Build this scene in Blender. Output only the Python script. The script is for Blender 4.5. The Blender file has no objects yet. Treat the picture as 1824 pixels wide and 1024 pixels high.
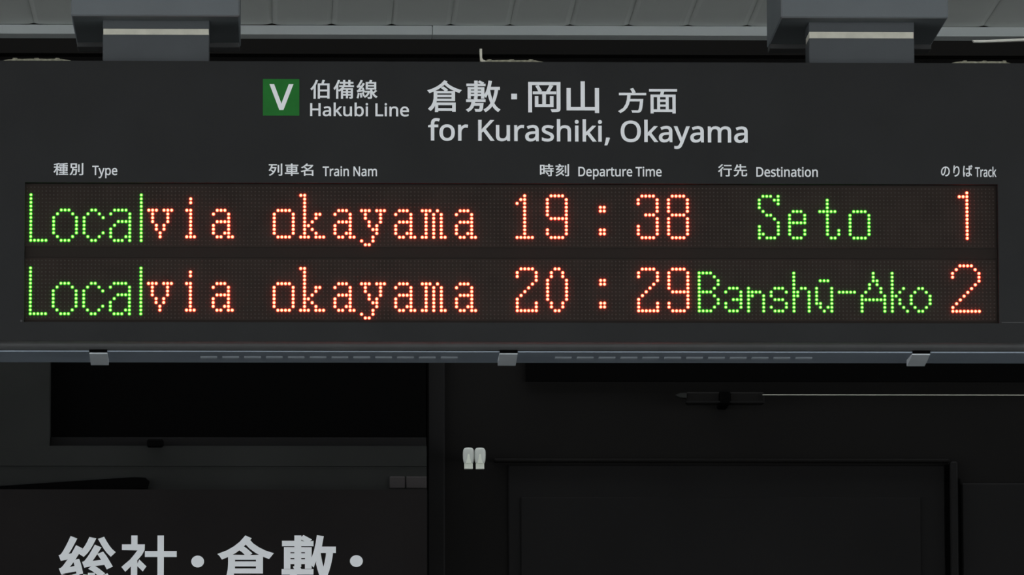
import bpy, math, random
from mathutils import Vector, Matrix
from mathutils.geometry import delaunay_2d_cdt

random.seed(7)
scene = bpy.context.scene
COL = scene.collection

# ------------------------------------------------------------------ camera
F_PX = 12000.0                       # long telephoto, in pixels of the 1824 wide frame
DIST = 10.67                         # metres from the lens to the board along the view axis
CENTRE = Vector((0.0, 0.0, 2.85))    # point of the board's front plane at the picture centre
d = Vector((510 - 912, -(1950 - 512), -F_PX)).normalized()      # depth axis seen from the camera
ay = -0.00165
a = Vector((1.0, ay, (d.x + ay * d.y) / -d.z)).normalized()     # board's long axis
u = a.cross(d).normalized()
ROT = Matrix((a, d, u))              # camera space -> world space
CAM = CENTRE + ROT @ Vector((0, 0, DIST))
cam_data = bpy.data.cameras.new('camera')
cam_data.sensor_width = 36.0
cam_data.lens = F_PX / 1824.0 * 36.0
cam_data.clip_end = 200
camera = bpy.data.objects.new('camera', cam_data)
camera.matrix_world = Matrix.Translation(CAM) @ ROT.to_4x4()
COL.objects.link(camera)
scene.camera = camera

# ------------------------------------------------------------------ sky and exposure
world = bpy.data.worlds.new('overcast_sky')
scene.world = world
world.use_nodes = True
bg = world.node_tree.nodes['Background']
bg.inputs['Color'].default_value = (0.95, 0.975, 1.0, 1)
bg.inputs['Strength'].default_value = 3.3
vs = scene.view_settings
vs.view_transform = 'Standard'
vs.look = 'None'
vs.exposure = 0.0
vs.gamma = 1.0
vs.use_curve_mapping = False


def at(px, py, Y=0.0):
    """world point on the plane y = Y that the photograph shows at (px, py); used to take measurements"""
    r = ROT @ Vector(((px - 912) / F_PX, -(py - 512) / F_PX, -1.0))
    return CAM + r * ((Y - CAM.y) / r.y)


def mX(px, py=340, Y=0.0): return at(px, py, Y).x
def mZ(py, px=912, Y=0.0): return at(px, py, Y).z


# ------------------------------------------------------------------ materials
def mat(name, col, rough=0.55, metal=0.0, spec=0.5, vary=0.0, scale=20.0, bump=0.0, bump_scale=300.0):
    m = bpy.data.materials.new(name)
    m.use_nodes = True
    nt = m.node_tree
    b = nt.nodes['Principled BSDF']
    b.inputs['Base Color'].default_value = (*col, 1)
    b.inputs['Roughness'].default_value = rough
    b.inputs['Metallic'].default_value = metal
    b.inputs['Specular IOR Level'].default_value = spec
    tc = nt.nodes.new('ShaderNodeTexCoord')
    if vary:
        n = nt.nodes.new('ShaderNodeTexNoise')
        n.inputs['Scale'].default_value = scale
        n.inputs['Detail'].default_value = 5
        nt.links.new(tc.outputs['Object'], n.inputs['Vector'])
        r = nt.nodes.new('ShaderNodeValToRGB')
        r.color_ramp.elements[0].position = 0.3
        r.color_ramp.elements[1].position = 0.7
        r.color_ramp.elements[0].color = (*[c * (1 - vary) for c in col], 1)
        r.color_ramp.elements[1].color = (*[min(1, c * (1 + vary)) for c in col], 1)
        nt.links.new(n.outputs['Fac'], r.inputs['Fac'])
        nt.links.new(r.outputs['Color'], b.inputs['Base Color'])
    if bump:
        n2 = nt.nodes.new('ShaderNodeTexNoise')
        n2.inputs['Scale'].default_value = bump_scale
        nt.links.new(tc.outputs['Object'], n2.inputs['Vector'])
        bp = nt.nodes.new('ShaderNodeBump')
        bp.inputs['Strength'].default_value = bump
        bp.inputs['Distance'].default_value = 0.001
        nt.links.new(n2.outputs['Fac'], bp.inputs['Height'])
        nt.links.new(bp.outputs['Normal'], b.inputs['Normal'])
    return m


def glow(name, col):
    m = bpy.data.materials.new(name)
    m.use_nodes = True
    nt = m.node_tree
    b = nt.nodes['Principled BSDF']
    b.inputs['Base Color'].default_value = (0.02, 0.02, 0.02, 1)
    b.inputs['Emission Color'].default_value = (*col, 1)
    b.inputs['Emission Strength'].default_value = 1.0
    return m


M = {
    'face': mat('charcoal_sheet', (0.0128, 0.0136, 0.0140), 0.6, spec=0.18, vary=0.12, scale=9, bump=0.15),
    'cabinet': mat('charcoal_paint', (0.042, 0.0435, 0.044), 0.5, spec=0.3, vary=0.08, bump=0.15),
    'bottom': mat('blue_grey_paint', (0.215, 0.255, 0.305), 0.5, spec=0.3, vary=0.10, scale=6),
    'latch': mat('pale_grey_metal', (0.46, 0.50, 0.53), 0.55, spec=0.3, vary=0.06),
    'vent': mat('vent_grey_metal', (0.30, 0.34, 0.38), 0.6, spec=0.2),
    'hanger': mat('hanger_grey_paint', (0.110, 0.125, 0.135), 0.55, spec=0.3, vary=0.06, scale=8, bump=0.2),
    'post': mat('post_grey_paint', (0.054, 0.061, 0.066), 0.55, spec=0.25, vary=0.06, scale=14, bump=0.2),
    'cream': mat('bare_cream_primer', (0.53, 0.52, 0.44), 0.7, spec=0.3, vary=0.10, scale=60),
    'aged': mat('weathered_cream_metal', (0.27, 0.265, 0.20), 0.8, spec=0.1, vary=0.45, scale=160),
    'letter': mat('white_vinyl', (0.77, 0.795, 0.82), 0.6, spec=0.3),
    'green': mat('green_vinyl', (0.004, 0.135, 0.013), 0.5, spec=0.2, vary=0.08, scale=40),
    'led_board': mat('led_module_black', (0.0260, 0.0195, 0.0165), 0.6, spec=0.05, vary=0.12, scale=30),
    'led_band': mat('led_band_black', (0.0200, 0.0160, 0.0140), 0.6, spec=0.05),
    'led_off': mat('unlit_led_lens', (0.052, 0.046, 0.041), 0.6, spec=0.12),
    'recess': mat('recess_black', (0.013, 0.013, 0.012), 0.6),
    'plank': mat('ceiling_white_metal', (0.60, 0.635, 0.61), 0.5, vary=0.05, scale=3),
    'trim': mat('fascia_white_metal', (0.37, 0.40, 0.40), 0.5, spec=0.3, vary=0.04, scale=4),
    'strip': mat('bright_white_strip', (0.80, 0.80, 0.72), 0.5, vary=0.05),
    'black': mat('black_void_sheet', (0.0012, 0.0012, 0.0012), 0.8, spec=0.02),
    'lintel': mat('lintel_brown_black', (0.0032, 0.0030, 0.0027), 0.8, spec=0.04),
    'dark': mat('dark_brown_steel', (0.0058, 0.0055, 0.0052), 0.7, spec=0.05, vary=0.12, scale=4),
    'dark2': mat('dark_door_steel', (0.0082, 0.0080, 0.0080), 0.7, spec=0.05, vary=0.12, scale=4),
    'case': mat('dim_grey_green_steel', (0.0165, 0.0175, 0.0165), 0.6, spec=0.06, vary=0.12, scale=6),
    'case2': mat('dim_brown_grey_steel', (0.032, 0.029, 0.029), 0.6, spec=0.1),
    'sign': mat('sign_black_brown_sheet', (0.0105, 0.0093, 0.0092), 0.6, spec=0.05, vary=0.10, scale=5),
    'plastic': mat('milky_plastic', (0.44, 0.47, 0.44), 0.4, vary=0.04, scale=80),
    'plastic2': mat('whiter_plastic', (0.64, 0.68, 0.60), 0.4),
    'wire': mat('pale_wire', (0.42, 0.42, 0.36), 0.5),
    'roof': mat('roof_sheet', (0.20, 0.21, 0.21), 0.8),
    'floor': mat('platform_concrete', (0.20, 0.20, 0.19), 0.9, vary=0.15, scale=3),
    'red_core': glow('lit_red_led_core', (45.0, 2.0, 0.76)),
    'red_rim': glow('lit_red_led_rim', (1.5, 0.065, 0.035)),
    'green_core': glow('lit_green_led_core', (0.95, 11.0, 0.42)),
    'red_skirt': glow('lit_red_led_halo_ring', (0.30, 0.016, 0.010)),  # dim emissive ring imitating the glow around each lit dot
    'green_skirt': glow('lit_green_led_halo_ring', (0.012, 0.105, 0.004)),  # the same imitated glow around the green dots
    'green_rim': glow('lit_green_led_rim', (0.035, 0.48, 0.002)),
}


# ------------------------------------------------------------------ mesh helpers
class MB:
    def __init__(self):
        self.v, self.f, self.m = [], [], []

    def add(self, vs, fs, mi=0):
        b = len(self.v)
        self.v += [tuple(v) for v in vs]
        self.f += [tuple(b + i for i in f) for f in fs]
        self.m += [mi] * len(fs)
        return self

    def box(self, x0, x1, y0, y1, z0, z1, mi=0, bev=0.0):
        if bev <= 0:
            vs = [(x, y, z) for x in (x0, x1) for y in (y0, y1) for z in (z0, z1)]
            fs = [(0, 1, 3, 2), (4, 6, 7, 5), (0, 4, 5, 1), (2, 3, 7, 6), (0, 2, 6, 4), (1, 5, 7, 3)]
            return self.add(vs, fs, mi)
        # chamfered box
        vs, idx = [], {}
        X, Yy, Z = (x0, x1), (y0, y1), (z0, z1)
        s = (1, -1)
        for i in (0, 1):
            for j in (0, 1):
                for k in (0, 1):
                    for ax in range(3):
                        p = [X[i] + s[i] * bev, Yy[j] + s[j] * bev, Z[k] + s[k] * bev]
                        p[ax] = (X, Yy, Z)[ax][(i, j, k)[ax]]
                        idx[(i, j, k, ax)] = len(vs)
                        vs.append(tuple(p))
        fs = []
        for ax in range(3):
            o1, o2 = [q for q in range(3) if q != ax]
            for sgn in (0, 1):
                q = []
                for (m1, m2) in ((0, 0), (1, 0), (1, 1), (0, 1)):
                    key = [0, 0, 0]
                    key[ax], key[o1], key[o2] = sgn, m1, m2
                    q.append(idx[(*key, ax)])
                fs.append(q)
        for ax in range(3):                      # edges along ax
            o1, o2 = [q for q in range(3) if q != ax]
            for m1 in (0, 1):
                for m2 in (0, 1):
                    k0, k1 = [0, 0, 0], [0, 0, 0]
                    k0[ax], k1[ax] = 0, 1
                    k0[o1] = k1[o1] = m1
                    k0[o2] = k1[o2] = m2
                    fs.append([idx[(*k0, o1)], idx[(*k1, o1)], idx[(*k1, o2)], idx[(*k0, o2)]])
        for i in (0, 1):
            for j in (0, 1):
                for k in (0, 1):
                    fs.append([idx[(i, j, k, ax)] for ax in range(3)])
        return self.add(vs, fs, mi)

    def extrude_x(self, prof, x0, x1, mi=0):
        """closed (y, z) profile swept along x"""
        n = len(prof)
        vs = [(x0, y, z) for y, z in prof] + [(x1, y, z) for y, z in prof]
        fs = [(i, (i + 1) % n, n + (i + 1) % n, n + i) for i in range(n)]
        fs += [tuple(range(n)), tuple(range(2 * n - 1, n - 1, -1))]
        return self.add(vs, fs, mi)

    def extrude_y(self, prof, y0, y1, mi=0):
        """closed (x, z) profile swept along y"""
        n = len(prof)
        vs = [(x, y0, z) for x, z in prof] + [(x, y1, z) for x, z in prof]
        fs = [(i, (i + 1) % n, n + (i + 1) % n, n + i) for i in range(n)]
        fs += [tuple(range(n)), tuple(range(2 * n - 1, n - 1, -1))]
        return self.add(vs, fs, mi)

    def build(self, name, mats, parent=None, loc=None, smooth=False, fix=True):
        me = bpy.data.meshes.new(name)
        me.from_pydata(self.v, [], self.f)
        for mm in (mats if isinstance(mats, (list, tuple)) else [mats]):
            me.materials.append(mm)
        if any(self.m):
            me.polygons.foreach_set('material_index', self.m)
        if smooth:
            me.polygons.foreach_set('use_smooth', [True] * len(me.polygons))
        me.update()
        if fix:
            import bmesh
            bm = bmesh.new()
            bm.from_mesh(me)
            bmesh.ops.recalc_face_normals(bm, faces=bm.faces)
            bm.to_mesh(me)
            bm.free()
        o = bpy.data.objects.new(name, me)
        COL.objects.link(o)
        if parent is not None:
            o.parent = parent
        if loc is not None:
            o.location = loc
        return o


def local(root):
    """offset of a root so that its parts can be built in world numbers"""
    return tuple(-c for c in root.location)


def thing(name, loc, label=None, cat=None, group=None, kind=None):
    o = bpy.data.objects.new(name, None)
    o.empty_display_size = 0.05
    o.location = loc
    COL.objects.link(o)
    tag(o, label, cat, group, kind)
    return o


def tag(o, label=None, cat=None, group=None, kind=None):
    if label: o['label'] = label
    if cat: o['category'] = cat
    if group: o['group'] = group
    if kind: o['kind'] = kind
    return o


def part(mb, name, mats, root, label=None, smooth=False):
    o = mb.build(name, mats, root, local(root), smooth)
    if label: o['label'] = label
    return o


def sub(mb, name, mats, parent_part, label=None, smooth=False, fix=True):
    """sub-part: the part it hangs under is already shifted, so no further offset"""
    o = mb.build(name, mats, parent_part, None, smooth, fix)
    if label: o['label'] = label
    return o

# outlines of the printed characters, in thousandths
GLYPH_L = {
',': '167,86 146,20 122,-46 93,-115 18,-115 37,-36 51,33 63,105 155,105',
'D': '548,292 546,245 539,201 527,161 511,125 490,93 465,65 436,42 404,23 367,8 327,-3 284,-9 238,-11 66,-12 66,584 254,584 297,582 337,576 375,565 409,551 441,532 468,509 492,482 512,452 528,417 539,379 546,337|449,290 447,325 443,357 435,385 425,409 412,431 396,449 377,464 356,477 332,487 305,494 276,498 244,499 161,499 161,73 227,73 281,77 326,87 364,104 394,127 418,157 435,194 445,238',
'H': '527,-12 432,-12 432,256 161,256 161,-12 66,-12 66,584 161,584 161,342 432,342 432,584 527,584',
'K': '513,-9 406,-12 207,257 161,217 161,-12 66,-12 66,584 161,584 157,308 190,353 240,407 398,584 505,580 275,322',
'L': '66,-12 66,584 161,584 161,76 412,76 412,-12',
'N': '543,-12 441,-12 135,464 150,464 152,432 155,378 156,320 156,-12 66,-12 66,584 167,584 473,110 458,110 456,137 454,193 453,249 453,584 543,584',
'O': '589,287 588,254 585,222 579,192 572,163 562,136 550,111 536,87 519,66 501,46 480,29 457,14 432,2 405,-7 377,-14 346,-18 314,-20 280,-18 249,-14 219,-7 192,3 167,15 144,30 124,47 105,66 89,87 75,111 63,136 54,164 47,192 42,223 38,255 37,288 39,332 45,373 54,411 67,447 84,479 105,508 130,533 160,554 193,571 229,583 270,591 314,593 357,591 396,583 432,572 465,555 494,534 519,509 540,480 558,447 571,411 581,373 587,331|137,287 138,253 141,222 148,193 156,167 167,144 180,124 195,107 214,92 234,81 258,73 284,68 314,66 343,68 370,73 393,81 413,92 431,107 447,124 460,144 470,167 479,193 485,222 488,253 490,287 487,337 479,381 465,418 447,450 423,474 394,492 357,503 314,507 285,505 258,500 234,492 214,481 195,467 180,450 167,430 156,407 148,381 141,352 138,321',
'T': '271,-12 175,-12 175,498 -3,498 -3,584 449,584 449,498 271,498',
'V': '497,584 285,-11 196,-12 -16,584 84,584 215,209 231,164 242,122 241,99 239,122 251,165 266,211 397,584',
'a': '231,449 269,446 303,439 331,428 355,411 373,389 386,362 394,330 396,293 396,-12 324,-12 311,49 322,49 286,13 237,-12 173,-20 153,-19 134,-16 116,-11 98,-5 82,4 68,14 55,27 45,42 36,58 30,77 27,97 25,120 29,152 39,182 57,207 81,228 112,245 149,257 192,264 242,268 304,270 304,284 303,308 299,327 293,341 285,351 274,358 261,364 245,367 227,369 166,359 100,332 69,407 148,437|252,196 216,193 187,188 164,181 147,173 136,162 128,150 123,136 121,119 123,104 126,92 131,82 139,75 149,69 160,64 174,61 188,60 213,62 235,67 254,76 272,88 285,103 295,121 302,144 304,172 304,198',
'b': '150,461 149,410 147,384 133,384 140,394 153,406 167,418 184,429 202,437 223,444 247,447 272,449 312,445 349,434 381,415 409,389 432,355 448,315 457,268 461,215 459,179 455,145 448,114 438,87 425,62 409,41 391,22 371,7 349,-5 325,-13 299,-18 272,-20 247,-18 223,-15 202,-8 184,0 167,11 153,22 140,34 133,43 142,43 128,-12 57,-12 57,621 150,621|260,367 239,366 222,363 207,358 194,352 183,343 174,333 167,320 161,305 156,287 153,266 151,243 150,217 150,214 152,178 157,147 164,120 174,99 188,83 207,72 231,65 261,62 286,64 307,72 324,83 338,100 349,121 358,148 363,179 365,216 363,253 358,284 349,310 338,331 324,347 307,358 285,365',
'c': '241,-20 212,-18 184,-13 158,-6 134,5 111,19 91,37 74,58 59,82 47,110 39,141 34,175 33,213 34,251 39,287 48,319 60,347 76,372 94,393 114,411 137,425 162,436 188,443 216,448 246,449 311,442 373,422 344,342 289,358 243,365 224,364 207,360 192,355 179,348 167,339 157,328 149,315 141,299 136,281 132,261 129,238 129,213 129,189 132,168 136,148 141,130 149,114 157,101 167,90 178,81 191,74 205,69 222,66 239,64 299,71 362,93 363,7 306,-13',
'e': '234,449 262,448 288,443 313,435 335,424 355,409 373,393 388,373 400,351 410,327 417,301 422,273 423,244 423,190 130,190 131,169 138,141 149,117 163,98 180,83 201,72 226,66 254,64 324,71 403,97 404,12 330,-13 251,-20 220,-18 191,-13 163,-5 138,7 114,22 93,40 75,61 60,86 48,113 39,143 34,176 33,212 34,247 39,279 46,310 57,338 71,363 87,385 107,404 128,420 152,433 178,442 205,448|234,369 212,367 193,361 176,352 162,340 150,324 141,305 134,282 132,269 326,269 325,274 323,290 320,304 316,317 310,329 303,339 295,347 286,355 275,361 263,365 249,368',
'f': '278,364 169,364 169,-12 76,-12 76,364 1,364 1,417 76,441 76,457 77,484 80,509 86,532 93,552 103,569 116,585 130,597 146,608 164,615 184,621 205,624 227,625 276,620 325,607 299,530 260,540 228,544 213,543 202,539 192,533 185,525 178,514 174,499 171,480 169,458 169,441 278,441',
'h': '150,430 149,399 147,382 135,382 167,417 217,441 273,449 299,447 323,444 345,439 365,431 383,421 399,408 412,393 423,375 432,355 438,332 441,307 442,280 442,-12 349,-12 349,275 348,298 344,317 338,333 329,345 318,354 304,361 286,365 265,367 243,366 224,363 209,358 196,351 185,342 175,331 167,319 161,304 157,287 153,267 151,246 150,222 150,-12 57,-12 57,621 150,621',
'i': '150,441 150,-12 57,-12 57,441|106,603 139,590 148,580 153,570 156,559 157,546 156,534 153,522 148,512 140,503 106,490 94,491 84,493 75,498 67,504 60,512 55,523 52,534 51,546 52,559 55,570 60,580 67,589 75,595 84,599 94,602',
'k': '149,291 148,257 147,233 132,233 143,247 163,272 181,292 321,441 427,437 250,245 438,-9 330,-12 185,184 149,153 149,-12 57,-12 57,621 149,621',
'm': '540,449 576,447 607,439 635,427 657,409 675,385 687,355 694,320 696,280 696,-12 604,-12 604,276 602,299 599,318 593,333 585,345 575,355 562,361 547,366 528,367 501,365 478,359 461,349 447,335 437,317 429,295 425,268 423,237 423,-12 330,-12 330,276 321,330 317,338 311,346 305,352 297,357 289,361 279,364 267,366 253,367 234,366 218,363 204,358 192,351 182,342 173,332 166,319 161,304 156,287 153,268 151,247 150,223 150,-12 57,-12 57,441 135,441 145,383 134,383 166,418 213,442 266,449 291,448 314,445 335,439 355,430 372,419 387,405 399,389 405,377 396,377 405,390 419,406 437,420 456,431 476,439 497,445 518,448',
'n': '275,449 313,447 346,440 375,427 399,409 418,385 432,355 440,320 442,280 442,-12 349,-12 349,275 348,298 344,317 338,333 329,345 318,354 304,361 286,365 265,367 234,365 209,358 190,347 175,332 165,312 157,287 152,257 150,223 150,-12 57,-12 57,441 135,441 145,383 135,383 168,418 219,442',
'o': '453,216 452,189 450,163 445,139 439,117 431,96 421,77 409,59 396,43 382,28 365,16 348,5 329,-4 308,-11 287,-16 265,-19 241,-20 219,-19 198,-16 178,-11 158,-4 140,5 123,16 106,28 92,43 78,59 67,77 57,96 48,117 41,139 36,163 34,189 33,216 34,251 39,284 47,314 58,341 72,366 89,388 109,406 131,422 156,434 183,443 213,448 244,449 274,448 302,443 328,434 353,422 375,406 395,388 412,366 427,342 439,314 447,284 452,251|129,216 129,192 132,170 136,150 141,132 148,116 157,102 167,90 178,80 192,72 207,67 224,63 243,62 262,63 279,67 294,72 308,80 319,90 329,102 338,116 345,132 350,150 354,170 357,192 357,216 357,240 354,261 350,281 344,299 337,315 329,328 319,340 307,349 294,357 279,362 262,366 242,367 214,364 190,357 171,345 156,329 144,307 136,281 130,250',
'p': '272,449 313,446 349,435 381,416 409,390 432,357 448,316 457,269 461,216 459,180 455,146 448,116 438,88 425,63 409,41 392,23 371,8 349,-4 325,-13 299,-18 271,-20 210,-10 163,14 134,43 147,43 149,21 150,-16 150,-204 57,-204 57,441 136,441 145,383 134,383 162,414 209,440|260,367 240,366 223,363 209,359 196,352 185,344 176,334 169,323 162,309 157,292 154,274 151,253 150,229 150,216 151,191 153,168 156,148 161,129 167,113 175,100 184,89 195,79 208,72 223,66 241,63 261,62 278,63 294,67 307,73 319,81 329,92 338,104 346,118 353,135 358,153 362,173 364,194 365,216 363,250 358,280 349,306 338,328 324,345 306,357 285,364',
'r': '269,449 296,448 332,443 320,355 286,361 265,362 221,353 185,326 160,285 150,228 150,-12 57,-12 57,441 136,441 144,363 131,363 162,403 209,436 223,442 238,446 253,449',
's': '360,119 358,97 354,77 347,59 336,42 324,27 309,15 291,4 272,-4 251,-11 228,-16 203,-19 176,-20 97,-12 30,11 31,99 107,71 179,60 202,61 222,64 237,69 249,76 258,83 264,92 267,101 268,111 261,134 233,157 169,185 97,218 82,227 69,237 57,248 47,260 39,273 34,289 30,306 29,324 32,352 42,378 57,400 79,418 105,432 134,442 166,447 202,449 278,442 355,416 322,339 256,361 197,369 178,368 162,365 148,361 137,356 129,350 124,344 121,336 120,329 128,305 159,284 224,257 294,225 309,216 322,206 333,195 342,182 350,169 355,153 359,137',
't': '212,61 243,64 283,73 283,-4 242,-16 200,-20 182,-19 165,-16 149,-13 133,-7 118,1 104,11 92,23 81,38 73,56 67,76 63,99 62,125 62,364 1,364 1,416 65,445 94,540 156,540 156,441 280,441 280,364 156,364 156,127 157,110 160,96 165,85 171,77 180,70 189,65 200,62',
'u': '439,441 439,-12 360,-12 350,45 361,45 328,10 277,-12 220,-20 194,-18 170,-15 148,-10 129,-2 111,8 95,21 82,36 71,54 62,74 56,97 53,121 52,148 52,441 146,441 146,154 148,131 152,112 158,96 167,84 178,75 192,68 209,64 230,62 252,63 270,66 286,71 300,78 311,87 320,98 328,110 334,125 339,142 343,162 345,183 345,206 345,441',
'y': '-15,441 84,441 180,189 195,147 208,108 214,80 200,80 213,124 235,190 325,441 425,441 234,-64 198,-136 186,-151 173,-165 159,-176 144,-186 127,-194 109,-200 89,-203 67,-204 32,-202 -3,-196 -3,-117 31,-122 55,-123 94,-115 121,-92 141,-54 162,-2',
}
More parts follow.
